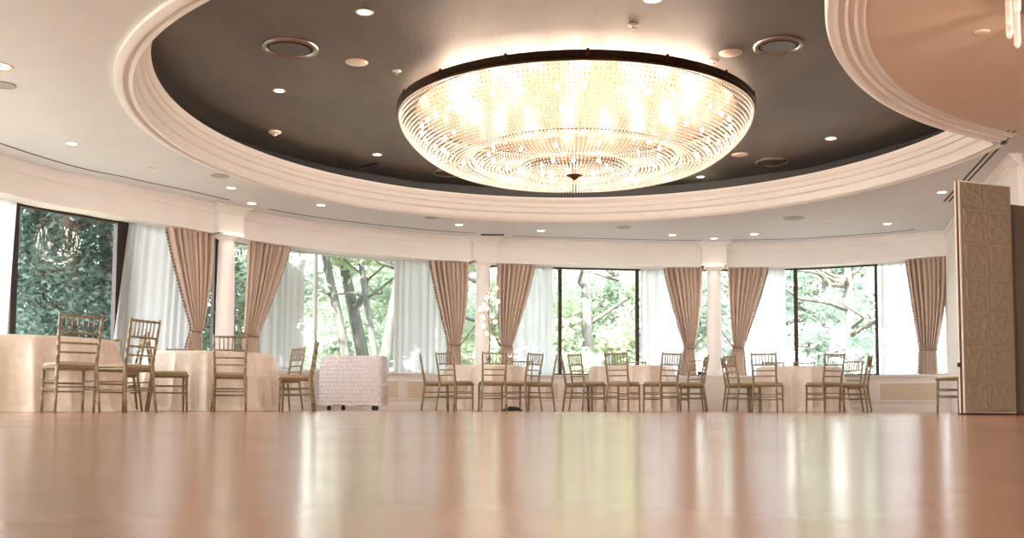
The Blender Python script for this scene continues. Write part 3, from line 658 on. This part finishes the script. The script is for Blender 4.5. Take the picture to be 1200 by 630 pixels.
chairs=[
 (82,9.42,42,'gold chair back to us in front of the foremost champagne table'),
 (145,9.86,66,'gold chair turned sideways, right of the chair before the foremost champagne table'),
 (139,11.75,118,'gold chair facing the foremost table, seen behind the sideways chair'),
 (116,12.35,188,'gold chair half hidden behind the right edge of the foremost champagne table'),
 (199,11.85,-66,'gold chair facing right at the left edge of the second cloth table'),
 (203,14.5,180,'gold chair top rail showing above the second cloth table, by the first drape'),
 (270,12.2,14,'gold chair with back to us in front of the second cloth table'),
 (330,14.35,130,'gold chair at the far right of the second table, beneath the sheer curtain'),
 (347,13.1,97,'gold chair facing left at the right end of the second table, nearest the rosette cart'),
 (512,16.2,-84,'gold chair edge-on at the left end of the globe centrepiece table'),
 (535,15.72,-42,'gold chair at front left of the globe centrepiece table, facing right'),
 (577,15.66,9,'gold chair with back to us at the middle of the globe centrepiece table'),
 (612,15.78,52,'gold chair at front right of the globe centrepiece table, facing left'),
 (633,16.3,88,'gold chair edge-on at the right end of the globe centrepiece table'),
 (608,18.0,165,'gold chair behind the globe centrepiece table, its corner showing at right'),
 (677,16.6,-92,'gold chair edge-on at far left of the middle window table'),
 (690,15.95,-62,'gold chair at near left of the middle window table, facing right'),
 (731,15.68,-33,'gold chair with turned back at front left of the middle window table'),
 (774,15.68,33,'gold chair with turned back at front right of the middle window table'),
 (809,16.3,88,'gold chair edge-on at right end of middle window table, by the pedestal'),
 (806,17.45,128,'gold chair at far right of the middle window table, before the drape'),
 (747,18.12,180,'gold chair behind the middle window table, only its top rail showing'),
 (866,16.8,-94,'gold chair edge-on at far left of the last table, beside the pedestal'),
 (873,16.2,-76,'gold chair at near left of the last table, facing right'),
 (900,15.65,-28,'gold chair with turned back at front left of the last table'),
 (965,15.65,24,'gold chair with turned back at front right of the last table'),
 (1000,16.1,62,'gold chair at right end of the last table, facing left'),
 (990,17.6,128,'gold chair at far right of the last table, seen before the branches'),
 (911,18.05,180,'gold chair behind the last table, the left of two top rails'),
 (948,18.05,180,'gold chair behind the last table, the right of two top rails')]
proto=make_chair()
for i,(u,d,h,l) in enumerate(chairs):
    o=proto if i==0 else copy_tree(proto)
    o.location=(gx(u,d),d,0); o.rotation_euler=(0,0,R_(h)); tag(o,l,'chair',cg)
wc=make_chair(True); d=11.75; wc.location=(gx(1126,d),d,0); wc.rotation_euler=(0,0,R_(104)); tag(wc,'gold chair with ivory cushion half hidden by the upholstered screen','chair',cg)
# ------------------------------------------------------------------ tables
def tablecloth(x,y,r,seed,m,label,nf=22,z=.76):
    rnd=random.Random(seed); NA=264
    comps=[(2*((nf+rnd.randint(-2,3))//2),rnd.random()*6,1.0),(nf//2+rnd.randint(-1,2),rnd.random()*6,.7),(nf*2-5,rnd.random()*6,.35),(5,rnd.random()*6,.5)]
    def fold(a): return sum(w*(1-2*abs(math.sin((n*a+p+.8*math.sin(3*a+p))/2+(0 if n%2==0 else 0)))**.75 if n%2==0 else w*math.sin(n*a+p+.6*math.sin(3*a+p))) for n,p,w in comps)/1.5
    rows=[]
    for rr in (.02,.3,.6,.85,.95,.985): rows.append([(r*rr*math.cos(a),r*rr*math.sin(a),z) for a in [2*PI*k/NA for k in range(NA)]])
    for j in range(24):
        t=j/23; zz=z-.012-(z-.014)*t; amp=.008+(.13 if nf>16 else .12)*t**.75; fl=.01+(.09 if nf>16 else .05)*t
        if t>.94: fl+=(t-.94)*.9
        rows.append([((r+fl+amp*fold(a))*math.cos(a),(r+fl+amp*fold(a))*math.sin(a),max(.003,zz+.004*math.sin(9*a+seed)*t)) for a in [2*PI*k/NA for k in range(NA)]])
    mb=MB(); mb.grid(rows,closeu=True); mb.add(rows[0],[tuple(range(NA))])
    o=mb.build('tablecloth',m,smooth=True); o.location=(x,y,0); tag(o,label,'table','round banquet tables under floor-length cloths'); return o
T=[(-5.18,10.55,.915,'clothgold','champagne satin cloth on the foremost round table at the left edge'),
   (gx(241,13.35),13.35,.87,'clothgold','pale satin cloth on the second round table, between two drapes and the cart'),
   (gx(571,17.0),17.0,.69,'cloth','ivory cloth on the round table carrying the globe centrepiece'),
   (gx(741,17.0),17.0,.71,'cloth','ivory cloth on the round table before the pale leafy window'),
   (gx(936,17.0),17.0,.70,'cloth','ivory cloth on the round table before the branch-filled window')]
for i,(x,y,r,m,l) in enumerate(T): tablecloth(x,y,r,i+3,M[m],l,nf=17 if i<2 else 13)
# rosette covered cart
cd=16.2; cxx=gx(415,cd); e=empty('rosette_cart',(cxx,cd,0)); tag(e,'blush rosette-covered rolling cart on black casters before the tree-trunk window','cart')
def sup(a,ax,ay,p=7):
    c,s=math.cos(a),math.sin(a); k=(abs(c/ax)**p+abs(s/ay)**p)**(-1/p); return k*c,k*s
NA=420; NZ=90; rows=[]; z0,z1=.085,.875; per=0; pts=[]
pl=[sup(2*PI*k/NA,.505,.33) for k in range(NA)]; sl=[0]
for a,b in zip(pl,pl[1:]): sl.append(sl[-1]+math.hypot(b[0]-a[0],b[1]-a[1]))
def ros(s,z):
    q=.062; gz=(z/q)%1-.5; gx_=(s/q+.5*(int(z/q)%2)+.17*math.sin(5*int(z/q)))%1-.5; rr=math.hypot(gx_,gz)*2; an=math.atan2(gz,gx_)
    return .013*max(0,1-rr**2)*(1+.45*math.sin(12*rr+2*an))
for j in range(NZ):
    z=z1+(z0-z1)*j/(NZ-1); fl=1+.035*((z1-z)/(z1-z0))
    row=[]
    for k in range(NA):
        x,y=pl[k]; l=math.hypot(x,y); dd=ros(sl[k],z); row.append((x*fl+x/l*dd,y*fl+y/l*dd,z+(.01*math.sin(40*sl[k]/2.6) if j==NZ-1 else 0)))
    rows.append(row)
mb=MB(); mb.grid(rows,closeu=True); mb.add(rows[0],[tuple(range(NA))]); mb.build('rosette_cloth',M['rosette'],e,smooth=True)
for (sx,sy) in ((-.36,-.2),(-.20,.2),(.3,.2),(.40,-.2)):
    mb=MB(); mb.tube([(sx,sy-.018,.036),(sx,sy+.018,.036)],.036,20); c=mb.build('caster',M['black'],e,smooth=True,auto=40)
    mb=MB(); mb.box((sx,sy,.085),(.05,.03,.03)); mb.tube([(sx,sy,.08),(sx,sy,.14)],.01,8); mb.build('caster_fork',M['black'],e)
mb=MB(); mb.box((0,0,.5),(.86,.5,.7)); mb.build('cart_body',M['cushionw'],e)
# globe centrepiece on table 3
tx,ty=T[2][0],T[2][1]
e=empty('globe_centrepiece',(gx(573,17),17,.76)); tag(e,'tall branching centrepiece hung with small glowing cream globes','centrepiece')
mb=MB(); mb.lathe([(0,0),(.1,0),(.1,.012),(.03,.03),(.014,.06)],(0,0,0),24); mb.build('base',M['gold'],e,smooth=True)
mb=MB(); mb.tube([(0,0,.02),(.01,0,.5),(-.01,.01,.9),(.0,0,1.25)],[.012,.01,.008,.005],8); mb.build('stem',M['gold'],e,smooth=True)
gl=[(581,337),(575,344),(570.5,349),(567,356),(570,361),(577,370),(580,376),(567,382),(571,390),(578,396),(566,372),(583,352),(563,362)]
gb=None
for k,(u,v) in enumerate(gl):
    lx=gx(u,17)-gx(573,17); z=.075+(475.9-v)/F*17-.76; ly=.12*math.sin(k*2.4)
    mb=MB(); mb.tube([(0,0,max(.2,z-.12)),(lx*.6,ly*.6,z+.05),(lx,ly,z+.085),(lx,ly,z+.04)],[.005,.004,.003,.002],6); mb.build('branch',M['gold'],e,smooth=True)
    if gb is None: mb=MB(); mb.sphere((0,0,0),.042,12,8); o=gb=mb.build('globe',M['globe'],e,smooth=True)
    else: o=gb.copy(); C.objects.link(o)
    o.location=(lx,ly,z)
# glasses, little plant, ledge box, black lump on the floor
gp=MB(); gp.lathe([(.0,.002),(.034,.0),(.034,.004),(.005,.01),(.004,.085),(.012,.095),(.036,.12),(.042,.16),(.034,.21)],(0,0,0),20)
g0=None
for (u,d,l) in [(597,16.85,'clear wine glass right of the globe centrepiece, nearer of two'),(604,17.1,'clear wine glass farther right of the globe centrepiece'),(545,16.9,'clear wine glass at left of the globe centrepiece, nearer of two'),(551,17.2,'clear wine glass close to the left of the globe centrepiece')]:
    if g0 is None: o=g0=gp.build('wine_glass',M['glassware'],smooth=True)
    else: o=g0.copy(); C.objects.link(o)
    o.location=(gx(u,d),d,.761); tag(o,l,'glass','wine glasses on the centrepiece table')
e=empty('potted_plant',(gx(573.5,16.6),16.6,.76)); tag(e,'small green plant in a glass vase on the centrepiece table','plant')
mb=MB(); mb.lathe([(0,0),(.035,0),(.045,.08),(.04,.08),(.03,.01)],(0,0,0),16); mb.build('vase',M['glassware'],e,smooth=True)
mb=MB(); rnd=random.Random(3)
for k in range(40):
    a=rnd.random()*6.28; b=rnd.uniform(.1,1.2); L=rnd.uniform(.05,.1); d=Vector((math.cos(a)*math.sin(b),math.sin(a)*math.sin(b),math.cos(b))); s=Vector((-math.sin(a),math.cos(a),0))*.014; p=Vector((0,0,.07))
    mb.add([p,p+d*L*.5+s,p+d*L,p+d*L*.5-s],[(0,1,2,3)])
mb.build('leaves',M['stem'],e)
t=px_theta(822,-.02); mb=MB(); mb.box((0,0,.045),(.1,.13,.08)); mb.box((0,0,.004),(.12,.15,.008)); o=mb.build('spotlight_box',M['black'],bevel=.008); o.location=wp(t,-.0,LEDGE); o.rotation_euler=(0,0,t); tag(o,'small black box light on the ledge left of the third column','lamp')
mb=MB(); NB=36
mb.grid([[((.17*k+.012*math.sin(5*a+7*k))*math.cos(a),(.09*k+.01*math.cos(4*a))*math.sin(a),.004+max(0,(1-k**3)*(.05+.014*math.sin(3*a)+.012*math.sin(7*a+6*k)))) for a in [2*PI*q/NB for q in range(NB)]] for k in [.02+.98*w/10 for w in range(11)]],closeu=True)
o=mb.build('black_lump',M['black'],smooth=True); o.location=(gx(601,15.95),15.95,-.001); tag(o,'small black crumpled lump on the floor under the centrepiece table edge','bag')
# ------------------------------------------------------------------ upholstered screens
def screen(a,b,h,label,m,emboss=True,th=.07):
    L=math.hypot(b[0]-a[0],b[1]-a[1]); rz=math.atan2(b[1]-a[1],b[0]-a[0]); e=empty('folding_screen',(a[0],a[1],0),rz); tag(e,label,'screen')
    mb=MB(); mb.box((L/2,th/2,h/2+.01),(L,th,h-.02)); mb.build('panel_core',M['cushionw'] if emboss else m,e,bevel=.004)
    NX,NZ=72,250; rows=[]
    def hgt(x,z):
        q=L/2; cx=(x%q)/q-.5; cz=(z%(q*1.0))/(q*1.0)-.5
        r=math.hypot(cx,cz); an=math.atan2(cz,cx)
        v=0
        # curved cross folds and border seams
        d1=abs(cx-cz+.18*math.sin(4*(cx+cz))); d2=abs(cx+cz-.14*math.sin(5*(cx-cz)))
        v+=.011*math.exp(-(d1/.045)**2)+.011*math.exp(-(d2/.045)**2)
        v+=.006*math.exp(-((.5-abs(cx))/.03)**2)+.006*math.exp(-((.5-abs(cz))/.03)**2)
        d3=abs(r-.36+.05*math.sin(3*an+z*3)); v+=.007*math.exp(-(d3/.03)**2)
        v+=.004*math.sin(17*x+9*z+2*math.sin(11*z))*math.sin(13*z+3*math.sin(9*x))
        return v
    for j in range(NZ+1):
        z=.03+(h-.05)*j/NZ
        rows.append([(.012+(L-.024)*i/NX,-.012-(hgt(L*i/NX,z) if emboss else 0)*min(1,i/2,(NX-i)/2),z) for i in range(NX+1)])
    mb=MB(); mb.grid(rows); mb.build('upholstery',m,e,smooth=True)
    mb=MB(); mb.box((L/2,th/2,.012),(L,th+.02,.024)); mb.build('bottom_rail',M['bronze'],e,bevel=.003)
    mb=MB(); mb.box((-.006,th/2-.012,h/2),(.012,.02,h)); mb.build('edge_piping',M['bronze'],e)
    mb=MB(); mb.box((-.02,th/2,.56),(.03,.035,.05)); mb.build('latch',M['black'],e,bevel=.005)
    return e
screen((gx(1129,11.1),11.1),(gx(1190,11.38),11.38),2.645,'tall taupe embossed upholstered screen panel at the right side',M['panel'])
screen((5.80,11.44),(6.6,11.8),2.44,'darker lower screen panel behind the tall embossed one, at the picture edge',M['paneld'],emboss=False)
# ------------------------------------------------------------------ outdoors
mb=MB(); mb.add([(-60,-30,-.62),(70,-30,-.62),(70,90,-.62),(-60,90,-.62)],[(0,1,2,3)]); mb.build('ground_outside',M['grassm'],kind='structure')
def crown_mesh(seed,n,size,rx,rz,clusters):
    rnd=random.Random(seed); mb=MB()
    cl=[]
    for k in range(clusters):
        while True:
            p=Vector((rnd.uniform(-1,1),rnd.uniform(-1,1),rnd.uniform(-1,1)))
            if p.length<1: break
        cl.append((Vector((p.x*rx*.85,p.y*rx*.85,p.z*rz*.85)),rnd.uniform(.35,.75)))
    for k in range(n):
        c,r=cl[rnd.randrange(clusters)]
        d=Vector((rnd.gauss(0,1),rnd.gauss(0,1),rnd.gauss(0,.6))); d=d.normalized()*r*rnd.uniform(.3,1.05)
        p=c+d; s=size*rnd.uniform(.6,1.4)
        a=Vector((rnd.gauss(0,1),rnd.gauss(0,1),rnd.gauss(0,.45))).normalized(); b=a.cross(Vector((rnd.gauss(0,1),rnd.gauss(0,1),rnd.gauss(0,1)))).normalized()*.42
        mb.add([p-a*s,p+b*s,p+a*s,p-b*s],[(0,1,2,3)])
    me=bpy.data.meshes.new('foliage'); me.from_pydata(mb.v,[],mb.f); me.update(); return me
crowns={'a':crown_mesh(1,6500,.11,2.9,2.6,40),'b':crown_mesh(2,7000,.10,2.9,2.6,38),'c':crown_mesh(3,15000,.055,2.6,3.0,80),'d':crown_mesh(4,5000,.12,3.0,2.4,26)}
def tree(x,y,h,kind,label,lean=0,r=.16,crownz=None,seed=0,branchy=0,scale=1,cm=None):
    rnd=random.Random(seed+100); e=empty('tree',(x,y,-.62)); tag(e,label,'tree','trees outside the windows')
    mb=MB(); pts=[(lean*t*h*.5+.12*math.sin(3*t+seed),.1*math.sin(4*t+seed),t*h) for t in [i/8 for i in range(9)]]
    mb.tube(pts,[r*(1.25-.85*i/8) for i in range(9)],10); mb.build('trunk',M['barkd' if kind=='c' else 'bark'],e,smooth=True)
    for k in range(5+branchy):
        t=rnd.uniform(.3,.9); p=Vector(pts[int(t*8)]); a=rnd.uniform(0,6.28); L=rnd.uniform(1.4,3.0)
        q=[p]; d=Vector((math.cos(a),math.sin(a)*.7,rnd.uniform(.15,.7)))
        for i in range(1,6): q.append(p+d*L*i/5+Vector((.12*math.sin(i*1.7+k),.1*math.cos(i*2+k),.08*math.sin(i*2.2+k))))
        mb=MB(); mb.tube(q,[r*.42*(1-.16*i) for i in range(6)],6)
        mb.tube([q[3],q[3]+Vector((d.y,-d.x,.5))*L*.3,q[3]+Vector((d.y,-d.x,.9))*L*.5],[r*.18,r*.12,r*.05],5)
        mb.build('branch',M['barkd' if (kind=='c' or branchy) else 'bark'],e,smooth=True)
    o=bpy.data.objects.new('foliage',crowns[kind].copy()); C.objects.link(o); o.parent=e; o.location=(lean*h*.4,0,crownz if crownz else h*.75); o.rotation_euler=(0,0,rnd.uniform(0,6.28)); o.scale=(scale,)*3
    o.data.materials.append(M['leaf'+kind]); return e
def tp(u,d): return gx(u,d),d
trees=[ # u, depth, height, kind, label
 (30,19,7,'c','dark evergreen tree filling the left part of the first window',{'crownz':3.6,'scale':1.1}),
 (75,18,6,'c','dark evergreen tree in the middle of the first window',{'crownz':2.9,'scale':1.05}),
 (125,19.5,7,'c','dark evergreen tree filling the right part of the first window',{'crownz':3.8,'scale':1.15}),
 (60,24,9,'c','tall dark evergreen standing farther back behind the first window',{'crownz':5.4,'scale':1.4}),
 (130,25,9,'c','dark evergreen farther back at the right of the first window',{'crownz':4,'scale':1.4}),
 (215,24,8,'b','mid green tree glimpsed between the first drape and sheer',{'crownz':4}),
 (262,23,7,'b','mid green tree glimpsed either side of the first column',{'crownz':3.2}),
 (418,25,9,'a','slim leaning trunk tree at the left of the tree-trunk window',{'lean':-.42,'r':.12,'crownz':7.2}),
 (437,27,9,'a','thickest trunk in the middle of the tree-trunk window',{'lean':-.36,'r':.17,'crownz':7.0,'scale':1.2}),
 (452,25,9,'a','thin trunk just right of the thick one in the tree-trunk window',{'r':.09,'lean':-.25,'crownz':6.6}),
 (444,24,8,'a','pale leaning trunk at the right of the tree-trunk window',{'r':.13,'lean':.30,'crownz':6.5}),
 (410,36,9,'b','leafy tree far behind the trunks in the tree-trunk window',{'crownz':4.2,'scale':1.5}),
 (500,30,9,'b','green tree seen faintly through the sheer right of the trunks',{'crownz':4,'scale':1.2}),
 (562,27,8,'a','green tree either side of the second column',{'crownz':3.2}),
 (640,31,8,'b','green tree behind the left mullion of the pale leafy window',{'crownz':3.4,'scale':1.2}),
 (690,28,8,'a','airy leafy tree in the left half of the pale leafy window',{'crownz':2.6,'branchy':6}),
 (735,30,9,'b','branching leafy tree in the right half of the pale leafy window',{'crownz':4.6,'branchy':8}),
 (715,38,10,'b','tall tree farther back in the pale leafy window',{'crownz':5.2,'scale':1.3}),
 (800,32,8,'d','pale tree glimpsed through the sheer beside the third column',{'crownz':3.5}),
 (905,29,8,'d','pale green tree left of the branch-filled window',{'crownz':4.5,'branchy':5}),
 (955,27,8,'d','bare-branched tree reaching across the branch-filled window',{'crownz':6.3,'branchy':10,'lean':.15}),
 (1000,25,5,'d','low grey-green needled tree at lower right of branch-filled window',{'crownz':2.0,'branchy':5,'scale':.8}),
 (1010,34,9,'b','tall leafy tree far behind the branch-filled window',{'crownz':6.5,'scale':1.2}),
 (960,38,7,'d','hazy low tree at the back of the branch-filled window',{'crownz':2.2,'scale':1.2}),
]
for i,(u,d,h,k,l,kw) in enumerate(trees):
    x,y=tp(u,d); tree(x,y,h,k,l,seed=i,**kw)
# ------------------------------------------------------------------ world, sun
w=bpy.data.worlds.new('World'); bpy.context.scene.world=w; w.use_nodes=True; nt=w.node_tree; bg=nt.nodes['Background']
tc=nt.nodes.new('ShaderNodeTexCoord'); sx=nt.nodes.new('ShaderNodeSeparateXYZ'); cr=nt.nodes.new('ShaderNodeValToRGB')
cr.color_ramp.elements[0].position=.0; cr.color_ramp.elements[0].color=(1,1,1,1); cr.color_ramp.elements[1].position=.7; cr.color_ramp.elements[1].color=(.72,.85,1,1)
nt.links.new(tc.outputs['Generated'],sx.inputs[0]); nt.links.new(sx.outputs['Z'],cr.inputs[0]); nt.links.new(cr.outputs[0],bg.inputs[0]); bg.inputs[1].default_value=6.5
s=bpy.data.lights.new('sun','SUN'); s.energy=14; s.angle=.02; s.color=(1,.96,.9); so=bpy.data.objects.new('sun',s); C.objects.link(so); so.rotation_euler=(R_(38),R_(-22),0)
# ------------------------------------------------------------------ camera
cam=bpy.data.cameras.new('camera'); co=bpy.data.objects.new('camera',cam); C.objects.link(co)
cam.sensor_width=36; cam.lens=F/1200*36; cam.shift_y=85/1200; cam.clip_start=.02; cam.clip_end=500
co.location=(0,0,H); co.rotation_euler=(Matrix.Rotation(PI/2+PITCH,3,'X')@Matrix.Rotation(ROLL,3,'Z')).to_euler()
cam.dof.use_dof=True; cam.dof.focus_distance=14; cam.dof.aperture_fstop=3.2
sc=bpy.context.scene; sc.camera=co
sc.view_settings.view_transform='Standard'; sc.view_settings.look='None'; sc.view_settings.gamma=1; sc.view_settings.use_curve_mapping=False
sc.view_settings.exposure=.82
try:
    sc.cycles.use_denoising=True; sc.cycles.max_bounces=10; sc.cycles.transparent_max_bounces=24; sc.cycles.sample_clamp_indirect=6
except Exception as ex: print(ex)
